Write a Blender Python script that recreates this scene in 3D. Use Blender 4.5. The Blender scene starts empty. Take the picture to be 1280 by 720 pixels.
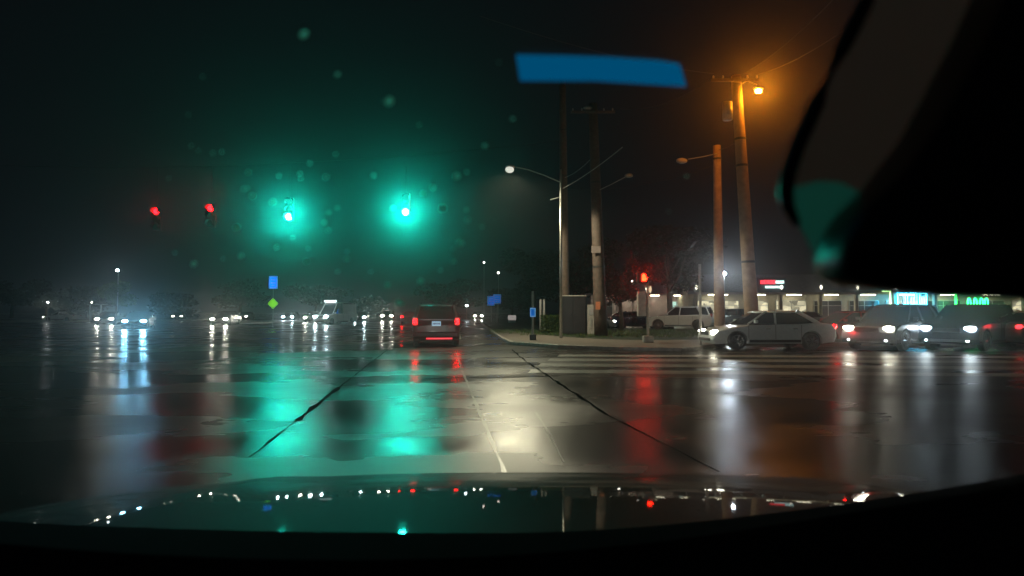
import bpy, bmesh, math, random
from mathutils import Vector, Matrix
random.seed(7)
R = math.radians
scene = bpy.context.scene
COL = scene.collection

# ------------------------------------------------------------------ camera
F = 760.0; CX, CY = 640.0, 360.0; CAMH = 1.4
YAW = math.atan(95 / F); PITCH = math.atan(30 / F)
cam_data = bpy.data.cameras.new('camera'); cam = bpy.data.objects.new('camera', cam_data); COL.objects.link(cam)
cam_data.sensor_width = 36; cam_data.lens = 36 * F / 1280
cam_data.clip_start = 0.05; cam_data.clip_end = 4000
cam.location = (0, 0, CAMH)
cam.rotation_euler = (math.pi / 2 + PITCH, 0, -YAW)
cam_data.dof.use_dof = True; cam_data.dof.focus_distance = 26; cam_data.dof.aperture_fstop = 4.5
scene.camera = cam
CM = Matrix.Rotation(-YAW, 3, 'Z') @ Matrix.Rotation(math.pi / 2 + PITCH, 3, 'X')
FWD = Vector((math.sin(YAW), math.cos(YAW), 0)); RGT = Vector((math.cos(YAW), -math.sin(YAW), 0))

# ------------------------------------------------------------------ night sky, exposure
world = bpy.data.worlds.new('World'); scene.world = world; world.use_nodes = True
bg = world.node_tree.nodes['Background']
bg.inputs[0].default_value = (0.50, 0.62, 0.85, 1); bg.inputs[1].default_value = 0.0045
scene.view_settings.view_transform = 'Standard'; scene.view_settings.look = 'None'
scene.view_settings.exposure = 0.0; scene.view_settings.gamma = 1.0
scene.cycles.use_denoising = True
scene.cycles.max_bounces = 6; scene.cycles.volume_bounces = 0; scene.cycles.transparent_max_bounces = 12
scene.cycles.sample_clamp_indirect = 3.0
scene.cycles.use_light_tree = True

def ray(px, py):
    return (CM @ Vector(((px - CX) / F, -(py - CY) / F, -1))).normalized()
def P(px, py, D):
    """point seen at photo pixel px,py at horizontal depth D in front of the camera"""
    d = ray(px, py); return Vector((0, 0, CAMH)) + d * (D / d.dot(FWD))
def G(px, py, z=0.0):
    d = ray(px, py); return Vector((0, 0, CAMH)) + d * ((z - CAMH) / d.z)
def GD(px, D, z=0.0):
    """ground point in pixel column px at depth D"""
    return Vector((0, 0, 0)) + FWD * D + RGT * ((px - CX) / F * D * 1.0) + Vector((0, 0, z))

# ------------------------------------------------------------------ materials
MATS = {}
def mat(name, col, rough=0.5, metal=0.0, emit=None, es=0.0, var=0.15, vscale=8.0, bump=0.0, coat=0.0, spec=0.5):
    if name in MATS: return MATS[name]
    m = bpy.data.materials.new(name); m.use_nodes = True; nt = m.node_tree; b = nt.nodes['Principled BSDF']
    b.inputs['Roughness'].default_value = rough; b.inputs['Metallic'].default_value = metal
    b.inputs['Coat Weight'].default_value = coat; b.inputs['Specular IOR Level'].default_value = spec
    tc = nt.nodes.new('ShaderNodeTexCoord')
    n = nt.nodes.new('ShaderNodeTexNoise'); n.inputs['Scale'].default_value = vscale; n.inputs['Detail'].default_value = 5
    nt.links.new(tc.outputs['Object'], n.inputs['Vector'])
    cr = nt.nodes.new('ShaderNodeValToRGB')
    cr.color_ramp.elements[0].position = 0.3; cr.color_ramp.elements[1].position = 0.7
    cr.color_ramp.elements[0].color = tuple(c * (1 - var) for c in col) + (1,)
    cr.color_ramp.elements[1].color = tuple(min(1, c * (1 + var)) for c in col) + (1,)
    nt.links.new(n.outputs['Fac'], cr.inputs['Fac']); nt.links.new(cr.outputs['Color'], b.inputs['Base Color'])
    if bump:
        bp = nt.nodes.new('ShaderNodeBump'); bp.inputs['Strength'].default_value = bump; bp.inputs['Distance'].default_value = 0.05
        nt.links.new(n.outputs['Fac'], bp.inputs['Height']); nt.links.new(bp.outputs['Normal'], b.inputs['Normal'])
    if emit:
        b.inputs['Emission Color'].default_value = tuple(emit) + (1,); b.inputs['Emission Strength'].default_value = es
    MATS[name] = m; return m

def lamp_mat(name, col, s):
    return mat(name, (0.3, 0.3, 0.3), 0.2, emit=col, es=s, var=0.0)

def road_mat(name, lo, hi, r0, r1, bumpfine=0.25, puddle=0.35, pc=0.5):
    m = bpy.data.materials.new(name); m.use_nodes = True; nt = m.node_tree; L = nt.links; b = nt.nodes['Principled BSDF']
    tc = nt.nodes.new('ShaderNodeTexCoord')
    def noise(scale, detail, sx=1, sy=1, rough=0.55):
        mp = nt.nodes.new('ShaderNodeMapping'); mp.inputs['Scale'].default_value = (sx, sy, 1)
        L.new(tc.outputs['Object'], mp.inputs['Vector'])
        n = nt.nodes.new('ShaderNodeTexNoise'); n.inputs['Scale'].default_value = scale; n.inputs['Detail'].default_value = detail
        n.inputs['Roughness'].default_value = rough
        L.new(mp.outputs['Vector'], n.inputs['Vector']); return n
    grain = noise(42, 5, rough=0.7); big = noise(0.22, 6, 1.0, 0.35); pud = noise(0.30, 5, 0.55, 1.1); wav = noise(5, 3, 1.0, 0.6)
    c = nt.nodes.new('ShaderNodeValToRGB'); c.color_ramp.elements[0].color = lo + (1,); c.color_ramp.elements[1].color = hi + (1,)
    c.color_ramp.elements[0].position = 0.35; c.color_ramp.elements[1].position = 0.68
    mx = nt.nodes.new('ShaderNodeMix'); mx.inputs[0].default_value = 0.4
    L.new(big.outputs['Fac'], mx.inputs[2]); L.new(grain.outputs['Fac'], mx.inputs[3]); L.new(mx.outputs[0], c.inputs['Fac'])
    L.new(c.outputs['Color'], b.inputs['Base Color'])
    pr = nt.nodes.new('ShaderNodeMapRange'); pr.inputs['From Min'].default_value = pc - puddle / 2; pr.inputs['From Max'].default_value = pc + puddle / 2
    pr.inputs['To Min'].default_value = r0; pr.inputs['To Max'].default_value = r1
    L.new(pud.outputs['Fac'], pr.inputs['Value']); L.new(pr.outputs['Result'], b.inputs['Roughness'])
    pb = nt.nodes.new('ShaderNodeMapRange'); pb.inputs['From Min'].default_value = pc - puddle / 2; pb.inputs['From Max'].default_value = pc + puddle / 2
    pb.inputs['To Min'].default_value = 0.05; pb.inputs['To Max'].default_value = bumpfine
    L.new(pud.outputs['Fac'], pb.inputs['Value'])
    b1 = nt.nodes.new('ShaderNodeBump'); b1.inputs['Distance'].default_value = 0.008
    L.new(pb.outputs['Result'], b1.inputs['Strength']); L.new(grain.outputs['Fac'], b1.inputs['Height'])
    b2 = nt.nodes.new('ShaderNodeBump'); b2.inputs['Distance'].default_value = 0.012; b2.inputs['Strength'].default_value = 0.14
    L.new(wav.outputs['Fac'], b2.inputs['Height']); L.new(b1.outputs['Normal'], b2.inputs['Normal'])
    L.new(b2.outputs['Normal'], b.inputs['Normal'])
    b.inputs['IOR'].default_value = 1.33
    MATS[name] = m; return m

M_road = road_mat('wet_asphalt', (0.020, 0.018, 0.017), (0.075, 0.070, 0.062), 0.15, 0.40, 0.75)
M_walk = road_mat('wet_concrete', (0.15, 0.135, 0.12), (0.22, 0.19, 0.16), 0.3, 0.5)
M_grass_soil = mat('wet_lawn', (0.020, 0.030, 0.012), 0.85, var=0.5, vscale=3, bump=0.4)
M_tar = mat('tar_seam', (0.014, 0.014, 0.015), 0.6, spec=0.0, var=0.3, vscale=12, bump=0.2)
M_paint = mat('worn_road_paint', (0.34, 0.33, 0.30), 0.35, var=0.45, vscale=9, bump=0.1)
M_line = mat('faded_line_paint', (0.16, 0.155, 0.14), 0.35, var=0.5, vscale=9)
M_kerb = mat('kerb_concrete', (0.30, 0.28, 0.25), 0.45, var=0.3, vscale=5, bump=0.2)
M_black = mat('black_plastic', (0.012, 0.012, 0.013), 0.45, var=0.2, vscale=30)
M_signal = mat('signal_housing', (0.006, 0.006, 0.006), 0.7, var=0.2)
M_wood = mat('utility_pole', (0.10, 0.07, 0.055), 0.75, var=0.35, vscale=6, bump=0.5)
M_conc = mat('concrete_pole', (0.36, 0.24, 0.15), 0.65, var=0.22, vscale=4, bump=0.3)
M_galv = mat('galvanised_steel', (0.42, 0.43, 0.40), 0.38, metal=0.6, var=0.15)
M_postgrey = mat('painted_post', (0.38, 0.36, 0.33), 0.5, var=0.2)
M_white = mat('white_post', (0.75, 0.75, 0.74), 0.4, var=0.1)
M_cable = mat('cable', (0.03, 0.03, 0.03), 0.5)
M_cable_l = mat('aluminium_cable', (0.5, 0.5, 0.48), 0.3, metal=0.7)
M_cab = mat('cabinet_paint', (0.04, 0.038, 0.042), 0.28, metal=0.3, var=0.2, vscale=3)
M_tyre = mat('tyre_rubber', (0.012, 0.012, 0.012), 0.7)
M_rim = mat('alloy_rim', (0.45, 0.46, 0.48), 0.25, metal=0.9)
M_glass = mat('car_window_glass', (0.008, 0.008, 0.010), 0.05, var=0.0, spec=0.8)
M_under = mat('underbody', (0.01, 0.01, 0.01), 0.8)
M_chrome = mat('chrome', (0.7, 0.7, 0.7), 0.12, metal=1.0, var=0.0)
M_lensoff = mat('clear_lens', (0.35, 0.36, 0.38), 0.1, var=0.05)
M_redoff = mat('red_lens', (0.25, 0.01, 0.01), 0.15, var=0.05)
M_leaf_d = mat('dark_foliage', (0.022, 0.020, 0.011), 0.55, var=0.5, vscale=2)
M_leaf_g = mat('green_foliage', (0.07, 0.11, 0.025), 0.5, var=0.5, vscale=2)
M_leaf_p = mat('pale_foliage', (0.26, 0.27, 0.24), 0.6, var=0.3, vscale=2)
M_bark = mat('bark', (0.09, 0.07, 0.05), 0.8, var=0.4, vscale=10, bump=0.5)

# ------------------------------------------------------------------ mesh helpers
class MB:
    def __init__(s): s.v = []; s.f = []
    def add(s, vs, fs):
        o = len(s.v); s.v += [Vector(v) for v in vs]; s.f += [tuple(o + i for i in f) for f in fs]; return s
    def box(s, c, d, rz=0.0):
        c = Vector(c); hx, hy, hz = d[0] / 2, d[1] / 2, d[2] / 2
        m = Matrix.Rotation(rz, 3, 'Z')
        vs = [c + m @ Vector((x, y, z)) for x in (-hx, hx) for y in (-hy, hy) for z in (-hz, hz)]
        return s.add(vs, [(0, 1, 3, 2), (4, 6, 7, 5), (0, 4, 5, 1), (2, 3, 7, 6), (0, 2, 6, 4), (1, 5, 7, 3)])
    def tube(s, pts, rad, n=8, cap=True):
        pts = [Vector(p) for p in pts]; k = len(pts)
        if not isinstance(rad, (list, tuple)): rad = [rad] * k
        vs = []; fs = []
        for i, p in enumerate(pts):
            t = (pts[min(i + 1, k - 1)] - pts[max(i - 1, 0)]).normalized()
            a = Vector((0, 0, 1)) if abs(t.z) < 0.9 else Vector((1, 0, 0))
            u = t.cross(a).normalized(); w = t.cross(u)
            for j in range(n):
                q = 2 * math.pi * j / n; vs.append(p + (u * math.cos(q) + w * math.sin(q)) * rad[i])
        for i in range(k - 1):
            for j in range(n):
                a, b2 = i * n + j, i * n + (j + 1) % n
                fs.append((a, b2, b2 + n, a + n))
        if cap: fs.append(tuple(range(n - 1, -1, -1))); fs.append(tuple((k - 1) * n + j for j in range(n)))
        return s.add(vs, fs)
    def ell(s, c, r, n=12, m=8, rz=0.0):
        c = Vector(c); mt = Matrix.Rotation(rz, 3, 'Z'); vs = []; fs = []
        for i in range(m + 1):
            th = math.pi * i / m
            for j in range(n):
                ph = 2 * math.pi * j / n
                vs.append(c + mt @ Vector((r[0] * math.sin(th) * math.cos(ph), r[1] * math.sin(th) * math.sin(ph), r[2] * math.cos(th))))
        for i in range(m):
            for j in range(n):
                fs.append((i * n + j, (i + 1) * n + j, (i + 1) * n + (j + 1) % n, i * n + (j + 1) % n))
        return s.add(vs, fs)
    def prism(s, poly, z0, z1):
        n = len(poly); vs = [(p[0], p[1], z0) for p in poly] + [(p[0], p[1], z1) for p in poly]
        return s.add(vs, [tuple(range(n - 1, -1, -1)), tuple(range(n, 2 * n))] + [(i, (i + 1) % n, n + (i + 1) % n, n + i) for i in range(n)])
    def build(s, name, m, parent=None, smooth=False, bevel=0.0):
        me = bpy.data.meshes.new(name); me.from_pydata([tuple(v) for v in s.v], [], s.f); me.update()
        bm = bmesh.new(); bm.from_mesh(me); bmesh.ops.remove_doubles(bm, verts=bm.verts, dist=1e-5)
        bmesh.ops.recalc_face_normals(bm, faces=bm.faces); bm.to_mesh(me); bm.free()
        if smooth:
            for p in me.polygons: p.use_smooth = True
        o = bpy.data.objects.new(name, me); COL.objects.link(o); me.materials.append(m)
        if parent: o.parent = parent
        if bevel:
            b = o.modifiers.new('bevel', 'BEVEL'); b.width = bevel; b.segments = 2; b.limit_method = 'ANGLE'
        return o

def tag(o, label=None, cat=None, group=None, kind=None):
    if label: o['label'] = label
    if cat: o['category'] = cat
    if group: o['group'] = group
    if kind: o['kind'] = kind
    return o
def empty(name, loc, rz=0.0, label=None, cat=None, group=None):
    o = bpy.data.objects.new(name, None); COL.objects.link(o); o.location = loc; o.rotation_euler = (0, 0, rz)
    return tag(o, label, cat, group)
def copy_tree(o, parent=None):
    c = o.copy(); COL.objects.link(c); c.parent = parent
    for ch in list(o.children): copy_tree(ch, c)
    return c
CAMROT = -YAW

# ================================================================== SETTING
def sheet(name, pts, z, m, thick=None):
    b = MB()
    if thick is None:
        b.add([(p[0], p[1], z) for p in pts], [tuple(range(len(pts)))])
    else:
        b.prism([(p[0], p[1]) for p in pts], z, z + thick)
    return tag(b.build(name, m), kind='structure')

S = 1000
sheet('ground', [(-S, -S), (S, -S), (S, S), (-S, S)], 0.0, M_road)
def gpoly(pix): return [G(*p) for p in pix]
front = [(628, 424), (640, 430), (700, 434.5), (780, 437.5), (850, 438.5), (876, 436), (905, 432), (1000, 432), (1300, 433.5)]
back = [(1300, 427), (900, 426.5), (860, 428), (800, 428.5), (750, 427), (700, 423.5), (662, 419), (634, 415), (622, 417)]
sheet('pavement', gpoly(front) + gpoly(back), 0.0, M_walk, 0.12)
vfront = [(1300, 426.9), (900, 426.4), (860, 427.9), (800, 428.4), (750, 426.9), (700, 423.4), (662, 418.9), (634, 414.9), (621.5, 416.5)]
vback = [(611, 409), (604, 404.5), (603, 402), (617, 399), (650, 398.5), (690, 405), (745, 411.5), (900, 413), (1300, 413)]
sheet('lawn', gpoly(vfront[::-1]) [::-1] + gpoly(vback), 0.0, M_grass_soil, 0.10)
# kerb line along the right edge of the avenue
kb = MB()
kp = [G(*p) for p in [(598, 400), (600, 403), (606, 408), (616, 416), (628, 425), (640, 431), (700, 435.4), (780, 438.4), (850, 439.4), (876, 437)]]
for a, b in zip(kp, kp[1:]):
    d = (b - a); L = d.length; c = (a + b) / 2
    kb.box((c.x, c.y, 0.07), (L + 0.02, 0.16, 0.14), math.atan2(d.y, d.x))
tag(kb.build('kerb', M_kerb, bevel=0.02), kind='structure')
# low median on the left and far kerb
sheet('median', gpoly([(300, 405), (420, 401), (470, 398), (470, 397.4), (415, 399), (300, 402)]), 0.0, M_kerb, 0.12)
sheet('far_kerb', gpoly([(-60, 403.5), (140, 402.2), (300, 400), (300, 399.4), (140, 401), (-60, 402.0)]), 0.0, M_kerb, 0.13)

def strip(name, pix, w, m, z=0.004, jag=0.0):
    b = MB(); pts = [G(*p) for p in pix]; vs = []
    fine = []
    for a, c in zip(pts, pts[1:]):
        n = max(2, int((c - a).length / 0.35))
        for i in range(n): fine.append(a.lerp(c, i / n))
    fine.append(pts[-1])
    for i, p in enumerate(fine):
        t = (fine[min(i + 1, len(fine) - 1)] - fine[max(0, i - 1)]).normalized(); nrm = Vector((-t.y, t.x, 0))
        off = random.uniform(-jag, jag); ww = w * (1 + random.uniform(-1, 1) * (0.6 if jag else 0))
        vs += [p + nrm * (ww / 2 + off) + Vector((0, 0, z)), p + nrm * (-ww / 2 + off) + Vector((0, 0, z))]
    b.add(vs, [(2 * i, 2 * i + 1, 2 * i + 3, 2 * i + 2) for i in range(len(fine) - 1)])
    return tag(b.build(name, m), kind='structure')
strip('road_seam', [(500, 425), (440, 472), (400, 503), (360, 535), (312, 572)], 0.030, M_tar, jag=0.012)
strip('road_seam', [(424, 484), (398, 505), (372, 526)], 0.075, M_tar, 0.009, jag=0.018)
strip('road_seam', [(640, 437), (655, 450), (700, 480), (760, 519)], 0.05, M_tar, jag=0.02)
strip('road_seam', [(760, 519), (830, 555), (900, 590)], 0.018, M_tar, jag=0.012)
strip('road_marking', [(570, 440), (577, 462), (612, 545), (640, 612)], 0.035, M_line, 0.005, jag=0.008)
strip('road_marking', [(671, 516), (688, 545), (706, 578)], 0.022, M_line, 0.005, jag=0.008)
strip('road_seam', [(520, 456), (640, 455), (690, 457)], 0.06, M_tar, 0.006, jag=0.02)
strip('road_seam', [(530, 473), (640, 471.5), (700, 470)], 0.06, M_tar, 0.006, jag=0.02)
strip('road_marking', [(574, 424), (573, 415), (576, 409), (583, 405), (592, 402.5)], 0.18, M_paint, 0.005)
strip('road_marking', [(604, 409.5), (615, 407.8), (632, 407.2)], 0.12, M_paint, 0.125)
strip('road_marking', [(495, 421.5), (502, 418.5)], 0.12, M_paint, 0.005)
# crosswalk bars over the side street
for i, y in enumerate([443.2, 448.2, 454.4, 462.0]):
    x0 = 700 - i * 12
    pts = [G(x0, y), G(1330, y + 2.5 + i), G(1330, y + 4.6 + i * 1.6), G(x0 - 4, y + 2.6 + i * 0.5)]
    sheet('crosswalk_bar', pts, 0.004, M_paint)

# ================================================================== TRAFFIC SIGNALS
L_green = lamp_mat('green_signal_light', (0.006, 1.0, 0.74), 1600)
L_red = lamp_mat('red_signal_light', (1.0, 0.0015, 0.003), 42)
M_lensdark = mat('unlit_lens', (0.03, 0.03, 0.02), 0.2)
def signal(px, py, D, lit, label, ztop):
    lens = P(px, py, D)
    zc = lens.z + (0.35 if lit == 'green' else -0.35)     # centre of the three-lens housing
    root = empty('traffic_signal', (lens.x, lens.y, zc), CAMROT, label, 'traffic signal', 'traffic signals hung over the junction')
    MB().box((0, 0.12, 0), (0.36, 0.20, 1.08)).build('housing', M_signal, root, bevel=0.03)
    for k, kind in enumerate(['red', 'amber', 'green']):
        z = 0.35 - 0.35 * k
        m = L_green if (kind == lit == 'green') else L_red if (kind == lit == 'red') else M_lensdark
        lb = MB().ell((0, 0.015, z), (0.145, 0.02, 0.145), 20, 10); lb.build('lens', m, root, smooth=True)
        v = MB(); n = 14; vs = []; fs = []
        for i in range(n + 1):
            a = math.pi * (-0.12 + 1.24 * i / n)
            for yy, rr in ((0.02, 0.16), (-0.20, 0.17)):
                vs.append((rr * math.cos(a), yy, z + rr * math.sin(a)))
                vs.append(((rr - 0.008) * math.cos(a), yy, z + (rr - 0.008) * math.sin(a)))
        for i in range(n):
            a = i * 4; b = a + 4
            fs += [(a, a + 2, b + 2, b), (a + 1, b + 1, b + 3, a + 3), (a + 2, a + 3, b + 3, b + 2)]
        v.add(vs, fs).build('visor', M_signal, root)
    MB().tube([(0, 0.12, 0.54), (0, 0.12, ztop - zc)], 0.012, 6).build('hanger', M_cable, root)
    return root
SD = 28
ztop = P(361, 215, SD).z
signal(361, 271, SD, 'green', 'lit green traffic signal hanging above the yellow diamond sign', ztop + 0.3)
signal(507, 265, SD, 'green', 'lit green traffic signal hanging above the dark truck ahead', ztop + 0.3)
signal(195, 264, SD, 'red', 'lit red traffic signal farther left of the two red ones', ztop + 0.3)
signal(263, 260, SD, 'red', 'lit red traffic signal between the other red one and the greens', ztop + 0.3)
wp = []
for i in range(25):
    t = i / 24; x = -420 + t * (706 + 420)
    p = P(x, 200, SD + 0.12); p.z = ztop + 0.25 + 1.3 * (2 * t - 1) ** 2; wp.append(p)
tag(MB().tube(wp, 0.012, 5).build('span_wire', M_cable), 'dark span wire that carries the four hanging traffic signals', 'wire')

# ================================================================== POLES
def pole(name, label, cat, base, top, r0, r1, m, group=None, bands=()):
    root = empty(name, base, 0, label, cat, group); b0 = Vector(base); t = Vector(top) - b0
    MB().tube([t * (i / 8) for i in range(9)], [r0 + (r1 - r0) * i / 8 for i in range(9)], 16).build('pole_shaft', m, root, smooth=True)
    for f in bands:
        c = t * f; rr = r0 + (r1 - r0) * f
        MB().tube([c - Vector((0, 0, 0.05)), c + Vector((0, 0, 0.05))], rr + 0.015, 16).build('band', M_cable, root)
    return root
UP = 'utility poles on the corner'
p1b = GD(706, 36); p1t = P(703, 100, 36)
pole('utility_pole', 'tall dark brown utility pole right behind the thin lit steel pole', 'utility pole', p1b, p1t, 0.30, 0.20, M_wood, UP, (0.62, 0.8))
p2b = GD(751, 33); p2t = P(741, 130, 33)
pl2 = pole('utility_pole', 'tall dark utility pole with an orange placard near its base', 'utility pole', p2b, p2t, 0.36, 0.24, M_wood, UP, (0.3, 0.66))
def on(root, w): return Vector(w) - root.location
q = P(747.5, 382, 32.55); MB().box(on(pl2, q), (0.24, 0.03, 0.42), CAMROT).build('placard', mat('orange_placard', (0.75, 0.25, 0.12), 0.5), pl2)
q = P(745, 312, 32.6); MB().box(on(pl2, q), (0.5, 0.03, 0.36), CAMROT).build('notice', mat('grey_notice', (0.30, 0.24, 0.22), 0.5), pl2)
q = P(742, 250, 32.6); MB().box(on(pl2, q), (0.25, 0.1, 0.2), CAMROT).build('junction_box', M_wood, pl2)
# orange lit concrete poles
p3b = GD(899, 31); p3t = P(896, 182, 31)
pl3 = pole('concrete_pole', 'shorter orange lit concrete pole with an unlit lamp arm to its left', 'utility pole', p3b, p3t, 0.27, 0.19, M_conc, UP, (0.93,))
arm = [P(896, 192, 30.8), P(878, 196, 30.8), P(860, 199, 30.8)]
MB().tube([on(pl3, a) for a in arm], 0.022, 8).build('lamp_arm', M_galv, pl3)
MB().ell(on(pl3, P(852, 201, 30.8)), (0.30, 0.16, 0.15), 14, 8).build('lamp_head', M_postgrey, pl3, smooth=True)
p4b = GD(941, 27.5); p4m = P(920, 95, 27.5)
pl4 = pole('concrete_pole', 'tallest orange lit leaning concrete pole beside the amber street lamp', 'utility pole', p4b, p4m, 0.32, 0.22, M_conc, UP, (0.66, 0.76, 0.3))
MB().tube([on(pl4, P(921, 108, 27.3)), on(pl4, P(934, 101, 27.2)), on(pl4, P(946, 106, 27.0))], 0.03, 8).build('lamp_arm', M_galv, pl4)
lc = P(948, 113, 27.0)
MB().ell(on(pl4, lc + Vector((0, 0, 0.09))), (0.26, 0.16, 0.08), 14, 8).build('lamp_head', M_postgrey, pl4, smooth=True)
L_sod = lamp_mat('sodium_lamp', (1.0, 0.28, 0.012), 1250)
MB().ell(on(pl4, lc + Vector((0, 0, -0.03))), (0.15, 0.11, 0.10), 14, 8).build('lamp_lens', L_sod, pl4, smooth=True)
def crossarm(root, w, half):
    v = on(root, w); m = MB().box(v, (half * 2, .1, .12), CAMROT).build('crossarm', M_wood, root)
    for k in (-.9, -.5, .5, .9): MB().ell(v + RGT * (k * half) + Vector((0, 0, .13)), (.05, .05, .09), 8, 6).build('insulator', M_postgrey, m)
crossarm(pl4, P(919, 100, 27.2), 1.1); crossarm(pl2, P(741, 140, 32.7), 1.2)
q = P(922, 150, 27.0); MB().tube([on(pl4, q) + RGT * -.45, on(pl4, q) + RGT * -.45 + Vector((0, 0, .8))], .22, 14).build('transformer', M_postgrey, pl4, smooth=True)
# thin galvanised street light pole, lit, with arm and lamp at 637,212
sb = GD(701, 30); stp = P(701, 212, 30)
sl = empty('street_light', sb, 0, 'thin lit steel street light pole with a pale lamp on a long left arm', 'street light')
MB().tube([(0, 0, 0), on(sl, stp)], [0.075, 0.05], 12).build('pole_shaft', M_galv, sl, smooth=True)
MB().tube([on(sl, P(701, 228, 30)), on(sl, P(680, 219, 30)), on(sl, P(660, 212, 30)), on(sl, P(645, 209, 30))], 0.028, 8).build('lamp_arm', M_galv, sl)
MB().ell(on(sl, P(638, 208.5, 30)), (0.26, 0.16, 0.09), 14, 8).build('lamp_head', M_galv, sl, smooth=True)
L_warm = lamp_mat('pale_street_lamp', (1.0, 0.97, 0.85), 0.8)
MB().ell(on(sl, P(637, 212, 29.95)), (0.22, 0.16, 0.17), 14, 8).build('lamp_lens', L_warm, sl, smooth=True)
ld = bpy.data.lights.new('street_lamp_beam', 'SPOT'); ld.energy = 3900; ld.color = (1, .90, .62); ld.spot_size = R(150); ld.spot_blend = .12; ld.shadow_soft_size = .45
lo = bpy.data.objects.new('street_lamp_beam', ld); COL.objects.link(lo); lo.location = P(637, 214, 29.95) - Vector((0, 0, .1))
MB().tube([on(sl, P(701, 246, 30)), on(sl, P(688, 250, 30))], 0.025, 8).build('lower_bracket', M_galv, sl)
# faint lamp arms of the second pole
a2 = [P(744, 240, 32.8), P(765, 230, 32.8), P(782, 221, 32.8)]
MB().tube([on(pl2, a) for a in a2], 0.02, 8).build('lamp_arm', M_galv, pl2)
MB().ell(on(pl2, P(786, 219.5, 32.8)), (0.24, 0.14, 0.12), 12, 8).build('lamp_head', M_galv, pl2, smooth=True)
MB().ell(on(pl2, P(735, 135, 32.8)), (0.26, 0.14, 0.10), 12, 8).build('lamp_head', M_galv, pl2, smooth=True)
def wire(a, b, sag, label, m=M_cable, r=0.014):
    pts = [a.lerp(b, i / 16) - Vector((0, 0, sag * (1 - (2 * i / 16 - 1) ** 2))) for i in range(17)]
    tag(MB().tube(pts, r, 5).build('power_line', m), label, 'wire', 'wires between the poles')
wire(P(703, 236, 30), P(778, 184, 25), 0.1, 'pale wire rising to the right from the street light pole', M_cable_l, 0.02)
wire(P(706, 222, 35.6), P(741, 196, 33), 0.15, 'short wire between the two brown utility poles', M_cable_l, 0.012)
wire(P(706, 236, 35.6), P(896, 205, 31), 0.5, 'long sagging wire from brown poles to the orange poles')
for i, (a, b2, lb) in enumerate((((892, 92), (600, 20), 'long high wire leaving the tallest orange pole to the left'), ((944, 94), (1080, 20), 'high wire leaving the tallest orange pole to the right'), ((930, 92), (1060, -20), 'second high wire rising right from the tallest orange pole'))):
    wire(P(a[0], a[1], 27.2), P(b2[0], b2[1], 18), .25, lb, M_cable, .012)
wire(P(775, 136, 32.7), P(892, 96, 27.2), .5, 'high wire joining the crossarms of brown and orange poles')
wire(P(896, 188, 31), P(932, 170, 27.6), 0.1, 'short wire between the two orange lit poles')

# pedestrian signal on its post
pb = G(810, 428, 0.12); D_ps = pb.dot(FWD)
ps = empty('pedestrian_signal', pb, CAMROT, 'pedestrian signal showing a red hand on a grey post at the corner', 'pedestrian signal')
def loc(root, w):
    v = Vector(w) - root.location; return Matrix.Rotation(-root.rotation_euler.z, 3, 'Z') @ v
top = loc(ps, P(808, 352, D_ps))
MB().tube([(0, 0, 0), (0, 0, top.z)], 0.055, 12).build('post', M_postgrey, ps, smooth=True)
MB().box((0, 0, 0.14), (0.42, 0.42, 0.28)).build('base', M_kerb, ps, bevel=0.04)
MB().box((-0.26, -0.02, 1.62), (0.34, 0.26, 1.05)).build('control_box', M_postgrey, ps, bevel=0.03)
hs = loc(ps, P(804, 347, D_ps - 0.2))
MB().box((hs.x, hs.y + 0.14, hs.z), (0.46, 0.24, 0.46)).build('housing', M_signal, ps, bevel=0.04)
L_hand = lamp_mat('red_hand_light', (1.0, 0.006, 0.001), 75)
hb = MB(); hx, hy, hz = hs.x + 0.03, hs.y, hs.z
hb.box((hx, hy, hz - 0.07), (0.17, 0.02, 0.15))
for i, (dx, h) in enumerate(((-0.066, 0.12), (-0.022, 0.16), (0.022, 0.15), (0.066, 0.10))):
    hb.box((hx + dx, hy, hz + h / 2 + 0.008), (0.034, 0.02, h))
hb.add([(hx + 0.088, hy - 0.01, hz - 0.12), (hx + 0.15, hy - 0.01, hz - 0.02), (hx + 0.13, hy - 0.01, hz + 0.01), (hx + 0.088, hy - 0.01, hz - 0.04)], [(0, 1, 2, 3)])
hb.build('hand_symbol', L_hand, ps)
MB().box((0.02, -0.06, 2.35), (0.30, 0.03, 0.09)).build('name_plate', M_postgrey, ps)
bp_ = loc(ps, P(812, 358, D_ps)); MB().ell((0.10, -0.05, bp_.z - 0.12), (0.06, 0.05, 0.16), 10, 8).build('side_lamp', lamp_mat('side_lamp_light', (1, .75, .45), 0.8), ps, smooth=True)
# small details
tp = G(876, 431, 0.12); b = MB().tube([(0, 0, 0), (0, 0, P(876, 330, tp.dot(FWD)).z - 0.12)], 0.05, 10)
t_ = b.build('post', M_postgrey, None); t_.name = 'sign_post'; t_.location = tp; tag(t_, 'bare slender grey post standing just left of the silver sedan', 'post')

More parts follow.
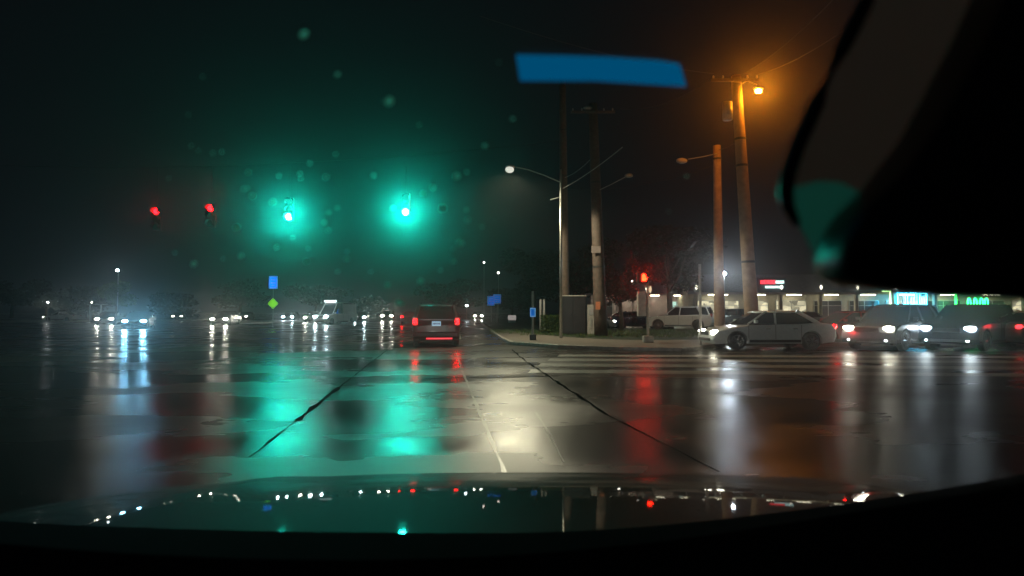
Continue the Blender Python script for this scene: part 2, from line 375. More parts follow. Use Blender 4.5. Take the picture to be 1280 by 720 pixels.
# blue marker post at 666
bs = G(666, 425, 0.12); Db = bs.dot(FWD)
ms = empty('marker_post', bs, CAMROT, 'grey post with small blue plate and black base on the pavement', 'sign post')
MB().tube([(0, 0, 0), (0, 0, P(666, 364, Db).z - 0.12)], 0.055, 10).build('post', M_galv, ms)
MB().box((0, 0, 0.13), (0.30, 0.30, 0.26)).build('base', M_black, ms, bevel=0.03)
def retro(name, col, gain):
    # reflective sheeting: the strong headlight return is put into the diffuse colour
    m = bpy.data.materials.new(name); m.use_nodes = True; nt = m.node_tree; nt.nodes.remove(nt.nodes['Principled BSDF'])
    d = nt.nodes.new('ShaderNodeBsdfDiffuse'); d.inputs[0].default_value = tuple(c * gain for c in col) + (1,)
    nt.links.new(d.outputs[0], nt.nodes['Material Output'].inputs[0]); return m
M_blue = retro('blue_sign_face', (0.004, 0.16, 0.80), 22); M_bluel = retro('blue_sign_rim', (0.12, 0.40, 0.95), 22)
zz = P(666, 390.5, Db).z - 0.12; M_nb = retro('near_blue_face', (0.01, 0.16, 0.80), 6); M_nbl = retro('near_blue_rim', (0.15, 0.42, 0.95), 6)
MB().box((0, -0.075, zz), (0.25, 0.012, 0.40)).build('plate', M_nbl, ms, bevel=0.03)
MB().box((0, -0.085, zz), (0.17, 0.010, 0.31)).build('symbol', M_nb, ms, bevel=0.03)
# twin white posts
for i, (px, lb) in enumerate(((675.5, 'left one of two white guard posts beside the hedge'), (680, 'right one of two white guard posts beside the hedge'))):
    w = GD(px, 44, 0.1); h = P(px, 374, 44).z - 0.1
    o = MB().tube([(0, 0, 0), (0, 0, h - 0.06), (0, 0, h)], [0.08, 0.08, 0.05], 12).build('guard_post', M_white, None, smooth=True)
    o.location = w; tag(o, lb, 'post', 'white guard posts')
# road signs
def sign_post(name, px, base_y, items, label, cat='road sign', group=None, lx=0):
    b0 = G(px, base_y); D = b0.dot(FWD); r = empty(name, b0, CAMROT, label, cat, group)
    topz = max(P(px, y, D).z for _, y, *_ in items)
    MB().tube([(0, 0, 0), (0, 0, topz)], 0.045, 8).build('post', M_galv, r)
    for kind, y, w, h, m, rimm in items:
        z = P(px, y, D).z; k = D / F
        if kind == 'rect':
            MB().box((0, -0.06, z), (w * k, 0.015, h * k)).build('sign_face', rimm, r, bevel=0.02)
            MB().box((0, -0.072, z), (w * k * 0.86, 0.010, h * k * 0.88)).build('sign_panel', m, r, bevel=0.02)
            for zz_, ww in ((0.22, 0.5), (-0.05, 0.6), (-0.26, 0.35)):
                MB().box((0, -0.081, z + zz_ * h * k), (w * k * ww, 0.006, h * k * 0.06)).build('sign_legend', M_bluel, r)
        else:
            a = w * k / 2
            MB().add([(0, -0.07, z + a), (a, -0.07, z), (0, -0.07, z - a), (-a, -0.07, z), (0, -0.055, z + a), (a, -0.055, z), (0, -0.055, z - a), (-a, -0.055, z)],
                     [(0, 1, 2, 3), (7, 6, 5, 4), (0, 4, 5, 1), (1, 5, 6, 2), (2, 6, 7, 3), (3, 7, 4, 0)]).build('diamond_panel', m, r)
    return r
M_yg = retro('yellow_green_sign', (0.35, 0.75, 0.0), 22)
sign_post('road_sign', 341, 409, [('rect', 353, 10, 15, M_blue, M_bluel), ('dia', 379.5, 12, 12, M_yg, None)], 'post with blue sign above a yellow green diamond on the median')
sign_post('road_sign', 614, 403.5, [('rect', 376, 8.5, 11, M_blue, M_bluel)], 'left of the two blue signs past the dark truck', group='pair of blue signs')
sign_post('road_sign', 621.5, 405, [('rect', 374, 8.5, 11, M_blue, M_bluel)], 'right of the two blue signs past the dark truck', group='pair of blue signs')

# utility cabinet
cb = GD(722, 35, 0.1); ca = empty('utility_cabinet', cb, CAMROT, 'large dark grey utility cabinet in front of the brown poles', 'utility cabinet')
MB().box((-0.25, 0.4, 1.10), (1.45, 0.8, 2.2)).build('cabinet_body', M_cab, ca, bevel=0.03)
MB().box((-0.25, 0.4, 2.23), (1.53, 0.88, 0.06)).build('lid', M_postgrey, ca, bevel=0.01)
for s in (-1, 1): 
    d_ = MB().box((-0.25 + s * 0.35, -0.012, 1.1), (0.66, 0.02, 2.0)).build('door', M_cab, ca, bevel=0.008)
    MB().box((-0.25 + s * 0.08, -0.04, 1.1), (0.03, 0.03, 0.22)).build('handle', M_chrome, d_)
MB().box((0.78, 0.25, 0.86), (0.42, 0.5, 1.72)).build('meter_box', M_postgrey, ca, bevel=0.03)
MB().box((0.78, -0.015, 1.30), (0.26, 0.03, 0.36)).build('meter', M_lensoff, ca, bevel=0.03)
MB().box((0.78, -0.015, 0.66), (0.10, 0.03, 0.55)).build('conduit', M_galv, ca)

# ================================================================== VEGETATION
def tree(name, label, base, h, cw, ch, lm, n=1800, ls=0.16, group=None, seed=1, trunk_r=0.16, open_=0.0):
    rnd = random.Random(seed); root = empty(name, base, 0, label, 'tree', group)
    tb = MB(); cz = h - ch / 2; lean = rnd.uniform(-0.3, 0.3)
    tb.tube([(0, 0, 0), (lean * .3, 0, h * 0.25), (lean * .7, 0.1, h * 0.5), (lean, 0, h * 0.8)], [trunk_r * 1.25, trunk_r, trunk_r * .7, trunk_r * .25], 10)
    blobs = []
    for k in range(9):
        a = k * 2.4 + rnd.random(); r = cw / 2 * rnd.uniform(0.25, 0.72); z = cz + ch * rnd.uniform(-0.36, 0.36)
        c = Vector((math.cos(a) * r + lean, math.sin(a) * r, z)); blobs.append((c, cw * rnd.uniform(0.14, 0.26), ch * rnd.uniform(.12, .22)))
        s0 = Vector((lean * .6, 0, h * rnd.uniform(0.35, 0.65)))
        tb.tube([s0, s0.lerp(c, 0.5) + Vector((0, 0, -0.1 * h * rnd.random())), c], [trunk_r * .45, trunk_r * .28, trunk_r * .08], 6)
    tb.build('trunk', M_bark, root, smooth=True)
    lb = MB()
    for i in range(int(n * 1.9)):
        c, rr, rz = rnd.choice(blobs)
        d = Vector((rnd.gauss(0, 1), rnd.gauss(0, 1), rnd.gauss(0, 1))).normalized() * (rnd.random() ** 0.45)
        p = c + Vector((d.x * rr * 1.3, d.y * rr * 1.3, d.z * rz * 1.4))
        s = ls * rnd.uniform(0.6, 1.4); u = Vector((rnd.gauss(0, 1), rnd.gauss(0, 1), rnd.gauss(0, .6))).normalized() * s
        w = u.cross(Vector((rnd.gauss(0, 1), rnd.gauss(0, 1), rnd.gauss(0, 1)))).normalized() * s * 0.45
        lb.add([p - u, p + w, p + u, p - w], [(0, 1, 2, 3)])
    me = bpy.data.meshes.new('crown'); me.from_pydata([tuple(v) for v in lb.v], [], lb.f)
    o = bpy.data.objects.new('crown', me); COL.objects.link(o); me.materials.append(lm); o.parent = root
    return root
def H(px, py, D): return P(px, py, D).z
TG = 'trees around the junction'

tree('street_tree', 'broad dark tree above the parked white car', GD(838, 46), H(838, 292, 46), 8, 4.2, M_leaf_d, 3200, 0.2, TG, 3, 0.2)
tree('street_tree', 'dark tree with lamp glowing through it right of the placard pole', GD(777, 44), H(775, 335, 44), 3.4, 2.6, M_leaf_d, 1200, 0.16, TG, 4)
tree('street_tree', 'tall dark tree behind the white guard posts', GD(668, 62), H(670, 315, 62), 7, 4.5, M_leaf_d, 2600, 0.22, TG, 5)
tree('street_tree', 'dark tree just right of the street light behind the cabinet', GD(728, 55), H(725, 300, 55), 6, 5.0, M_leaf_d, 2400, 0.22, TG, 6)
tree('street_tree', 'lamp lit green tree beyond the first oncoming car', GD(147, 80), H(147, 352, 80), 4.4, 3.2, M_leaf_g, 1600, 0.2, TG, 8)
tree('street_tree', 'pale round tree above the lit parked car far left', GD(77, 92), H(77, 361, 92), 2.6, 3.0, M_leaf_p, 1400, 0.2, TG, 9)
tree('street_tree', 'smaller pale tree left of the far lit parked car', GD(58, 92), H(58, 366, 92), 3.0, 2.4, M_leaf_p, 1100, 0.2, TG, 10)
FT = 'far dark trees along the avenue'
far_labels = {15: 'leftmost far dark tree at the edge of the picture', 110: 'far dark tree between the pale trees and the lamp lit tree',
 215: 'far dark tree behind the small car under the red signals', 300: 'far dark tree left of the blue sign with the diamond',
 395: 'far dark tree rising behind the white van', 455: 'far dark tree right behind the white van lights', 560: 'far dark tree just beyond the dark truck',
 640: 'far dark tree beyond the pair of blue signs'}
for i, (px, lb) in enumerate(far_labels.items()):
    D = 135 + 12 * (i % 3)
    tree('shade_tree', lb, GD(px, D), H(px, 350 + 9 * (i % 3), D), 14, 6, M_leaf_d, 1500, 0.42, FT, 20 + i, 0.3)
# hedge by the guard posts
hd = MB(); rnd = random.Random(2)
for i in range(1600):
    p = Vector((rnd.uniform(-0.75, 0.75), rnd.uniform(-0.45, 0.45), rnd.uniform(0, 1.1)))
    u = Vector((rnd.gauss(0, 1), rnd.gauss(0, 1), rnd.gauss(0, 1))).normalized() * 0.07; w = u.cross(Vector((rnd.random(), rnd.random(), 1))).normalized() * 0.04
    hd.add([p - u, p + w, p + u, p - w], [(0, 1, 2, 3)])
me = bpy.data.meshes.new('hedge'); me.from_pydata([tuple(v) for v in hd.v], [], hd.f); me.materials.append(M_leaf_g)
o = bpy.data.objects.new('hedge', me); COL.objects.link(o); o.location = GD(691, 38, 0.1); o.rotation_euler.z = CAMROT
tag(o, 'low clipped hedge between the white guard posts and the cabinet', 'hedge')
# grass blades on the lawn
gb = MB(); rnd = random.Random(5)
for i in range(9000):
    px = rnd.uniform(612, 1180); D = rnd.uniform(31, 44)
    if px < 650 and D < 36: continue
    if D < 33 and px < 720: continue
    p = GD(px, D, 0.10); a = rnd.uniform(0, 6.28); u = Vector((math.cos(a), math.sin(a), 0)) * 0.02
    gb.add([p - u, p + u, p + Vector((rnd.uniform(-.04, .04), rnd.uniform(-.04, .04), rnd.uniform(.06, .16)))], [(0, 1, 2)])
me = bpy.data.meshes.new('grass'); me.from_pydata([tuple(v) for v in gb.v], [], gb.f); me.materials.append(M_leaf_g)
o = bpy.data.objects.new('grass', me); COL.objects.link(o); tag(o, 'short wet grass on the corner lawn', 'grass', kind='stuff')

# ================================================================== CARS
STY = {
 'sedan': dict(L=4.65, W=1.82, H=1.45, low=[(-2.24, .30), (-2.32, .50), (-2.30, .80), (-2.20, .96), (-1.72, 1.02), (-0.9, .98), (0.6, .93), (1.02, .92), (1.7, .82), (2.12, .70), (2.29, .55), (2.33, .38), (2.24, .22)],
     gb=(-1.78, 1.12), gt=(-0.98, 0.30), zb=.95, wr=.33, ax=(-1.36, 1.40)),
 'suv': dict(L=4.7, W=1.90, H=1.70, low=[(-2.26, .34), (-2.36, .52), (-2.36, .85), (-2.30, 1.10), (-1.6, 1.12), (0.6, 1.06), (0.98, 1.06), (1.8, .98), (2.18, .86), (2.32, .66), (2.36, .42), (2.26, .28)],
     gb=(-2.28, 1.12), gt=(-1.98, 0.34), zb=1.06, wr=.37, ax=(-1.40, 1.44)),
 'van': dict(L=5.6, W=2.0, H=2.5, low=[(-2.76, .34), (-2.82, .52), (-2.80, 1.2), (-1.6, 1.22), (1.3, 1.20), (1.75, 1.18), (2.4, 1.02), (2.7, .88), (2.80, .66), (2.8, .42), (2.7, .28)],
     gb=(-2.76, 1.85), gt=(-2.70, 0.9), zb=1.18, wr=.36, ax=(-1.75, 1.85)),
}
def make_car(style, paint, loc_, rz, label, group, head=None, tail=None, glassy=True, name='car', fog=None, cat='car', drl=None):
    s = STY[style]; W = s['W']; root = empty(name, loc_, rz, label, cat, group)
    # lower body outline with wheel arches
    out = list(s['low'])
    ar = s['wr'] + 0.055
    bot = []
    for ax in (s['ax'][1], s['ax'][0]):
        zb_ = .24
        a0 = math.asin(max(-1, (zb_ - s['wr']) / ar))
        for i in range(13):
            a = a0 + (math.pi - 2 * a0) * i / 12
            bot.append((ax + ar * math.cos(a), s['wr'] + ar * math.sin(a)))
    outline = out + bot
    n = len(outline); st = [(-1, .962, .045), (-.965, .985, .012), (-.8, .995, 0), (-.4, 1, -.012), (.4, 1, -.012), (.8, .995, 0), (.965, .985, .012), (1, .962, .045)]
    b = MB(); vs = []; fs = []
    for y, sx, dz in st:
        for i, (x, z) in enumerate(outline):
            vs.append((x * (sx if i < len(out) else 1), y * W / 2, z - (dz if (i < len(out) and z > .6) else 0)))
    for k in range(len(st) - 1):
        for i in range(n):
            j = (i + 1) % n; fs.append((k * n + i, k * n + j, (k + 1) * n + j, (k + 1) * n + i))
    fs.append(tuple(range(n))); fs.append(tuple((len(st) - 1) * n + i for i in range(n - 1, -1, -1)))
    b.add(vs, fs); body = b.build('body', paint, root, bevel=0.015)
    MB().box((0, 0, .42), (s['L'] - .35, W - .5, .36)).build('underbody', M_under, root)
    # greenhouse
    (b0, b1), (t0, t1) = s['gb'], s['gt']; zb = s['zb']; H_ = s['H']; yb = W / 2 - .05; yt = W / 2 - (.26 if style != 'van' else .14)
    def gh(name, zlo, zhi, m, grow=0.0, par=root):
        g = MB(); vs = []; N = 6
        def lerp(a, c, t): return a + (c - a) * t
        for z in (zlo, (zlo + zhi) / 2, zhi):
            t = max(0.0, (z - zb) / (H_ - zb)); te = t
            x0 = lerp(b0, t0, te) - grow; x1 = lerp(b1, t1, te) + grow; y = lerp(yb, yt, te ** 1.15) + grow
            ring = [(x0, -y * .86), (x0 + .18, -y * .97), (x0 + .5, -y), (x1 - .6, -y), (x1 - .16, -y * .93), (x1, -y * .7), (x1 + .03, 0),
                    (x1, y * .7), (x1 - .16, y * .93), (x1 - .6, y), (x0 + .5, y), (x0 + .18, y * .97), (x0, y * .86), (x0 - .03, 0)]
            vs += [(p[0], p[1], z) for p in ring]
        n_ = 14; fs = [(k * n_ + i, k * n_ + (i + 1) % n_, (k + 1) * n_ + (i + 1) % n_, (k + 1) * n_ + i) for k in range(2) for i in range(n_)]
        fs += [tuple(range(n_)), tuple(2 * n_ + i for i in range(n_ - 1, -1, -1))]
        return g.add(vs, fs).build(name, m, par, smooth=False, bevel=0.01)
    gh('window', zb - .02, H_ - .075, M_glass if style != 'van' else M_glass)
    # roof: low dome
    r = MB(); vs = []; t_edge = (H_ - .085 - zb) / (H_ - zb)
    x0 = b0 + (t0 - b0) * t_edge - .02; x1 = b1 + (t1 - b1) * t_edge + .02; ye = yb + (yt - yb) * t_edge + .015
    rows = []
    for (ins, z) in ((0, H_ - .09), (.03, H_ - .045), (.14, H_ - .012), (.34, H_)):
        ring = [(x0 + ins, -ye * .86 + ins * .8), (x0 + .5, -ye + ins), (x1 - .6, -ye + ins), (x1 - ins, -ye * .72 + ins * .5),
                (x1 - ins, ye * .72 - ins * .5), (x1 - .6, ye - ins), (x0 + .5, ye - ins), (x0 + ins, ye * .86 - ins * .8)]
        rows.append([(a, c, z) for a, c in ring])
    vs = [p for rr in rows for p in rr]
    fs = [(k * 8 + i, k * 8 + (i + 1) % 8, (k + 1) * 8 + (i + 1) % 8, (k + 1) * 8 + i) for k in range(3) for i in range(8)] + [tuple(range(8)), tuple(24 + i for i in range(7, -1, -1))]
    r.add(vs, fs).build('roof', paint, root, smooth=True)
    # pillars
    for sy in (-1, 1):
        def edge(t, xf):
            X0 = b0 + (t0 - b0) * t; X1 = b1 + (t1 - b1) * t; Y = (yb + (yt - yb) * t ** 1.15)
            return X0, X1, Y
        for kind, w in (('a', .035), ('b', .04), ('c', .07), ('d', .05)):
            pts = []
            for t in (0, .5, .94):
                X0, X1, Y = edge(t, 0); z = zb + (H_ - zb) * t
                if style == 'sedan' and kind == 'c': p = None
                elif kind == 'a': p = (X1 - .14, sy * Y * .94, z)
                elif kind == 'b': p = (0.5 * (b0 + b1) * .25 + .05 - .05 * t, sy * (Y + .005), z)
                elif kind == 'c': p = (X0 + .62 + .1 * t, sy * (Y + .005), z)
                else: p = (X0 + .10, sy * Y * .93, z)
                pts.append(p)
            if pts[0] is None: continue
            MB().tube(pts, (.095 if style == 'sedan' and kind == 'd' else w), 6).build('pillar', paint, root)
    if style == 'van':
        for sy in (-1, 1):
            MB().box((-1.3, sy * (W / 2 - .10), 1.75), (2.5, .1, 1.15)).build('side_panel', paint, root, bevel=.03)
    for sy in (-1, 1):
        for dx in ((.98, -.02, -.98) if style == 'sedan' else (.98, -.05, -1.02)):
            MB().box((dx, sy * (W / 2 + .001), (zb + .36) / 2), (.014, .006, zb - .42)).build('door_gap', M_black, root)
        MB().box((0, sy * (W / 2 + .004), .33), (1.9, .02, .10)).build('sill', M_black, root)
        MB().box((0, sy * (W / 2 - .035), zb + .015), (s['gb'][1] - s['gb'][0] - .6, .02, .025)).build('window_trim', M_chrome, root)
    # wheels
    for ax in s['ax']:
        for sy in (-1, 1):
            wr = s['wr']; y = sy * (W / 2 - .12)
            t = MB().tube([(ax, y - .105, wr), (ax, y - .085, wr), (ax, y + .085, wr), (ax, y + .105, wr)], [wr - .03, wr, wr, wr - .03], 28)
            wh = t.build('wheel', M_tyre, root, smooth=False)
            rb = MB(); yo = y + sy * .108
            for k in range(7):
                a = 2 * math.pi * k / 7; d = Vector((math.cos(a), 0, math.sin(a)))
                rb.tube([Vector((ax, yo, wr)) + d * .04, Vector((ax, yo, wr)) + d * wr * .66], [.035, .022], 6)
            ring = [Vector((ax + wr * .66 * math.cos(2 * math.pi * k / 24), yo, wr + wr * .66 * math.sin(2 * math.pi * k / 24))) for k in range(25)]
            rb.tube(ring, .014, 6, cap=False); rb.ell((ax, yo, wr), (.05, .02, .05), 10, 6)
            rb.build('rim', M_rim, wh)
    # lamps and trim
    fx = s['L'] / 2 - (.05 if style != 'sedan' else .08); hz = {'sedan': .66, 'suv': .82, 'van': .92}[style]
    tz = {'sedan': .86, 'suv': 1.04, 'van': 1.0}[style]
    for sy in (-1, 1):
        MB().ell((fx - .10, sy * (W / 2 - .26), hz), (.16, .20, .075), 14, 8, -sy * .45).build('headlight', head or M_lensoff, root, smooth=True)
        MB().ell((-s['L'] / 2 + .10, sy * (W / 2 - .17), tz), (.12, .15, .085 if style == 'sedan' else .14), 12, 8, sy * .4).build('tail_light', tail or M_redoff, root, smooth=True)
        mb = MB().box((b1 - .38, sy * (W / 2 + .07), zb + .10), (.12, .18, .13)).build('wing_mirror', paint, root, bevel=.03)
        if fog: MB().ell((s['L'] / 2 - .06, sy * (W / 2 - .32), .40), (.05, .09, .055), 12, 8).build('fog_lamp', fog, root, smooth=True)
        for k, dx in enumerate((.25, -.75)):
            MB().box((dx, sy * (W / 2 - .004), zb - .17), (.16, .03, .025)).build('door_handle', M_chrome if style == 'sedan' else paint, root)
    MB().box((s['L'] / 2 - .035, 0, hz - .06), (.05, .85, .14)).build('grille', M_black, root, bevel=.01)
    MB().box((s['L'] / 2 - .01, 0, .38), (.06, 1.2, .10)).build('air_intake', M_black, root, bevel=.01)
    return root

def paint(name, col, rough=0.25, metal=0.3): return mat(name, col, rough, metal=metal, var=0.06, coat=0.6)
PT_silver = paint('silver_paint', (0.74, 0.80, 0.80), metal=0.0); PT_white = paint('white_paint', (0.75, 0.74, 0.70), metal=0)
PT_black = paint('black_paint', (0.006, 0.006, 0.007), .3, .0); PT_navy = paint('navy_paint', (0.004, 0.008, 0.022)); PT_red = paint('red_paint', (0.35, 0.02, 0.02))
PT_grey = paint('grey_paint', (0.12, 0.12, 0.13)); PT_dgreen = paint('dark_green_paint', (0.01, 0.05, 0.04))
H_warm = lamp_mat('headlight_warm', (1, .93, .74), 42); H_cool = lamp_mat('headlight_cool', (.78, .92, 1), 44); H_blue = lamp_mat('headlight_blue', (.25, .68, 1), 900)
H_dim = lamp_mat('headlight_dim', (1, .95, .8), 30); FOG = lamp_mat('fog_light', (.85, .95, 1), 35)
H_far = lamp_mat('far_headlight', (1, .93, .78), 380); H_farc = lamp_mat('far_headlight_cool', (.72, .93, 1), 420)
T_on = lamp_mat('tail_light_on', (1, .0004, .001), 60); T_dim = lamp_mat('tail_light_dim', (1, .03, .04), 5)

# --- dark truck/suv ahead, seen from behind
ab = GD(545.5, 26.9)
lead = make_car('suv', PT_black, ab, math.pi / 2, 'black sport utility vehicle ahead in our lane with red tail lights on', None, tail=None, name='lead_vehicle', cat='car')
for ch in list(lead.children):
    if ch.name.startswith('tail_light'): bpy.data.objects.remove(ch)
for sy in (-1, 1):
    t = MB(); y = sy * .84
    t.box((-2.36, y, 1.02), (.10, .20, .30)); ho = t.build('tail_light', mat('red_lens_lit', (.3, .01, .01), .2, emit=(1, .003, .01), es=.9, var=0), lead, bevel=.03)
    MB().ell((-2.42, y - sy * .0, 1.00), (.03, .075, .085), 14, 8).build('bulb', T_on, ho, smooth=True)
pm = MB().box((-2.385, 0, .93), (.02, .36, .19)).build('number_plate', mat('plate_face', (.62, .78, .9), .4, emit=(.45, .75, 1), es=.55, var=.05), lead, bevel=.008)  # lamp light falling on the plate put in as its own glow
pc_ = MB()
for k in range(6): pc_.box((-2.398, -.125 + .05 * k, .93), (.004, .03, .065 if k % 2 else .07))
pc_.build('plate_characters', mat('plate_ink', (.03, .06, .2), .5), pm)
MB().box((-2.40, 0, .50), (.12, 1.76, .20)).build('rear_bumper', M_black, lead, bevel=.04)
MB().box((-2.455, -.12, .335), (.03, 1.05, .075)).build('tail_glow_bar', mat('red_tail_glow', (.5, .01, .01), .2, emit=(1, .0, .03), es=1.0, var=0), lead, bevel=.02)  # reflection of the tail lights, put in as a glowing bar
MB().box((-2.36, 0, 1.09), (.03, 1.3, .05)).build('chrome_strip', M_cab, lead)
MB().box((-2.14, 0, 1.70), (.34, 1.30, .05)).build('spoiler', PT_black, lead, bevel=.02)
for sy in (-1, 1): MB().tube([(-1.9, sy * .62, 1.70), (-1.8, sy * .62, 1.76), (.1, sy * .62, 1.76), (.2, sy * .62, 1.68)], .018, 6).build('roof_rail', M_chrome, lead)
lead['label'] = 'black sport utility vehicle ahead in our lane with red tail lights on'

CR = 'cars queued on the side street'
def front_left(px0, px1, D, style):       # car broadside facing image left
    c = GD((px0 + px1) / 2, D); return c
make_car('sedan', PT_silver, GD(955, 23.3), math.pi + CAMROT + 0.02, 'silver sedan crossing on the side street, nearest the bare post', CR, head=H_warm, tail=T_on)
make_car('sedan', PT_red, GD(1062, 27.0), math.pi + CAMROT, 'red car mostly hidden between the silver sedan and grey vehicle', CR, head=M_lensoff, tail=T_on)
make_car('suv', PT_grey, GD(1118, 23.6), math.pi + CAMROT + 0.62, 'grey sport utility vehicle with headlights turned towards us', CR, head=H_warm, fog=FOG)
make_car('suv', PT_navy, GD(1212, 23.2), math.pi + CAMROT + 0.62, 'dark blue vehicle with bright headlights below the green neon', CR, head=H_cool, fog=FOG)
make_car('sedan', PT_white, GD(1322, 23.0), CAMROT + 0.05, 'pale car cut by the right edge of the picture', CR, tail=T_dim)
PK = 'cars parked in front of the shops'
make_car('suv', paint('dull_white_paint', (.42, .41, .39), metal=0), GD(851, 44.5, .1), math.pi + CAMROT - 0.5, 'white car parked on the lot behind the corner lawn', PK)
make_car('suv', PT_black, GD(917, 54), math.pi / 2 + CAMROT + .3, 'black van-like car parked between the two orange poles', PK)
make_car('sedan', PT_grey, GD(962, 56), -math.pi / 2 + CAMROT, 'grey car parked under the red and white shop sign', PK)
make_car('sedan', PT_black, GD(1010, 56), -math.pi / 2 + CAMROT + .1, 'black car parked by the dark shop window right of the sign', PK)
make_car('sedan', PT_navy, GD(792, 50), CAMROT + .2, 'dark blue car parked behind the pedestrian signal', PK, head=M_lensoff)
make_car('sedan', PT_grey, GD(736, 50), CAMROT - .3, 'grey car parked behind the utility cabinet', PK, head=H_dim)
make_car('sedan', PT_white, GD(78, 90), math.pi + CAMROT, 'white parked car under the pale round tree', 'far vehicles on the left', head=H_dim)

OC = 'oncoming vehicles far down the avenue'
IN = -math.pi / 2
for (px, D, st, hm, pt, lb) in [
    (137, 68, 'sedan', H_far, PT_grey, 'oncoming car farthest left with warm headlights below the lit tree'),
    (175, 52, 'sedan', H_blue, PT_navy, 'oncoming car with glaring blue white headlights'),
    (224, 110, 'sedan', H_dim, PT_grey, 'small distant car just right of the blue white headlights'),
    (283, 66, 'sedan', H_far, PT_grey, 'oncoming car with warm headlight pair left of the diamond sign'),
    (308, 105, 'sedan', H_dim, PT_black, 'small distant car between warm headlight pair and diamond sign'),
    (364, 95, 'sedan', H_farc, PT_grey, 'oncoming car just right of the diamond sign'),
    (392, 84, 'sedan', H_far, PT_black, 'oncoming car with low headlights left of the white van'),
    (420, 70, 'van', H_farc, PT_white, 'white oncoming van with a lit roof sign'),
    (452, 90, 'sedan', H_farc, PT_grey, 'oncoming car close right of the white van'),
    (485, 98, 'suv', H_far, PT_grey, 'oncoming car with warm headlights left of the black vehicle ahead'),
    (597, 120, 'sedan', H_far, PT_grey, 'distant car lit yellow between the black vehicle and blue signs')]:
    o = make_car(st, pt, GD(px, D), IN + (0.25 if px < 250 else -0.5 if st == 'van' else 0), lb, OC, head=hm, name='van' if st == 'van' else 'car', cat='van' if st == 'van' else 'car')
    if st == 'van':
        MB().box((1.0, 0, 2.62), (.3, 1.5, .22)).build('roof_sign', lamp_mat('roof_sign_light', (.85, .95, 1), 2.2), o, bevel=.03)
make_car('sedan', PT_grey, GD(512, 70), math.pi / 2, 'distant car with red tail lights half hidden by the black vehicle', None, tail=T_on)

# ================================================================== SHOPS
M_stucco = mat('cream_stucco', (0.42, 0.37, 0.28), 0.8, var=0.15, vscale=2, bump=0.15)
M_stucco_p = mat('pink_stucco', (0.36, 0.29, 0.28), 0.8, var=0.15, vscale=2, bump=0.15)
M_roof = mat('grey_shingle', (0.16, 0.165, 0.19), 0.6, var=0.35, vscale=9, bump=0.6)
W_warm = mat('lit_shop_window', (.1, .1, .1), .1, emit=(1, .88, .58), es=.55, var=0)
W_cool = mat('lit_shop_window_cool', (.1, .1, .1), .1, emit=(.62, 1, .86), es=.65, var=0)
# make lit windows uneven: shelves and goods seen inside
for m in (W_warm, W_cool):
    nt = m.node_tree; bs_ = nt.nodes['Principled BSDF']; tc = nt.nodes.new('ShaderNodeTexCoord')
    vo = nt.nodes.new('ShaderNodeTexVoronoi'); vo.inputs['Scale'].default_value = 2.2; vo.distance = 'CHEBYCHEV'
    nt.links.new(tc.outputs['Object'], vo.inputs['Vector'])
    sep = nt.nodes.new('ShaderNodeSeparateColor'); nt.links.new(vo.outputs['Color'], sep.inputs[0])
    mr = nt.nodes.new('ShaderNodeMapRange'); mr.inputs['To Min'].default_value = .08; mr.inputs['To Max'].default_value = 1.1
    nt.links.new(sep.outputs[0], mr.inputs[0]); nt.links.new(mr.outputs[0], bs_.inputs['Emission Strength'])
W_dark = mat('dark_shop_window', (.03, .032, .036), .12, var=.2)
L_soffit = lamp_mat('soffit_light', (1, .92, .66), 30); L_ball = lamp_mat('ball_lamp_light', (1, .9, .72), 3)
L_flood = lamp_mat('flood_light', (.80, .90, 1), 1100)
BD = 60.0
def shops(name, x0px, x1px, D, label, ztop, zeave, wallm, bays, steps=None):
    x0 = (x0px - CX) / F * D; x1 = (x1px - CX) / F * D; w = x1 - x0
    r = empty(name, GD(x0px, D), CAMROT, label, 'building')
    MB().box((w / 2, 2.2 + 4, (ztop - .3) / 2), (w, 8, ztop - .3)).build('wall', wallm, r)
    # sloped mansard roof in front over the walkway
    MB().add([(0, 0, zeave), (w, 0, zeave), (w, 1.5, ztop), (0, 1.5, ztop), (0, 2.2, zeave), (w, 2.2, zeave), (w, 2.2, ztop), (0, 2.2, ztop)],
             [(0, 1, 2, 3), (0, 4, 5, 1), (3, 2, 6, 7), (0, 3, 7, 4), (1, 5, 6, 2), (4, 7, 6, 5)]).build('roof', M_roof, r)
    MB().box((w / 2, -.02, zeave + .02), (w, .10, .22)).build('fascia', M_stucco_p, r)
    MB().box((w / 2, .5, .06), (w, 3.4, .12)).build('walkway', M_walk, r)
    x = 0
    for bay in bays:
        bw, kind = bay
        MB().box((x + .16, .18, zeave / 2), (.32, .32, zeave)).build('column', wallm, r, bevel=.02)
        MB().ell((x + .16, -.14, zeave + .62), (.12, .12, .22), 10, 8).build('ball_lamp', L_ball, r, smooth=True)
        MB().box((x + bw / 2, 1.1, zeave - .09), (bw * .35, .22, .05)).build('soffit_light', L_soffit, r)
        if kind != 'none':
            m = {'w': W_warm, 'c': W_cool, 'd': W_dark}[kind]
            ww = bw - .9
            f = MB().box((x + bw / 2 + .15, 2.14, 1.45), (ww + .16, .10, 2.3)).build('window', M_galv, r)
            MB().box((x + bw / 2 + .15, 2.07, 1.45), (ww, .03, 2.14)).build('pane', m, f)
            mb_ = MB()
            for k in range(1, max(2, int(ww / 1.2))): mb_.box((x + bw / 2 + .15 - ww / 2 + k * ww / max(2, int(ww / 1.2)), 2.045, 1.45), (.06, .04, 2.14))
            mb_.box((x + bw / 2 + .15, 2.044, 2.05), (ww, .04, .05)); mb_.build('frame', M_galv, f)
        x += bw
    return r, x0
ZT = P(940, 342, BD).z; ZE = P(940, 367, BD).z
wtot = (1350 - 868) / F * BD
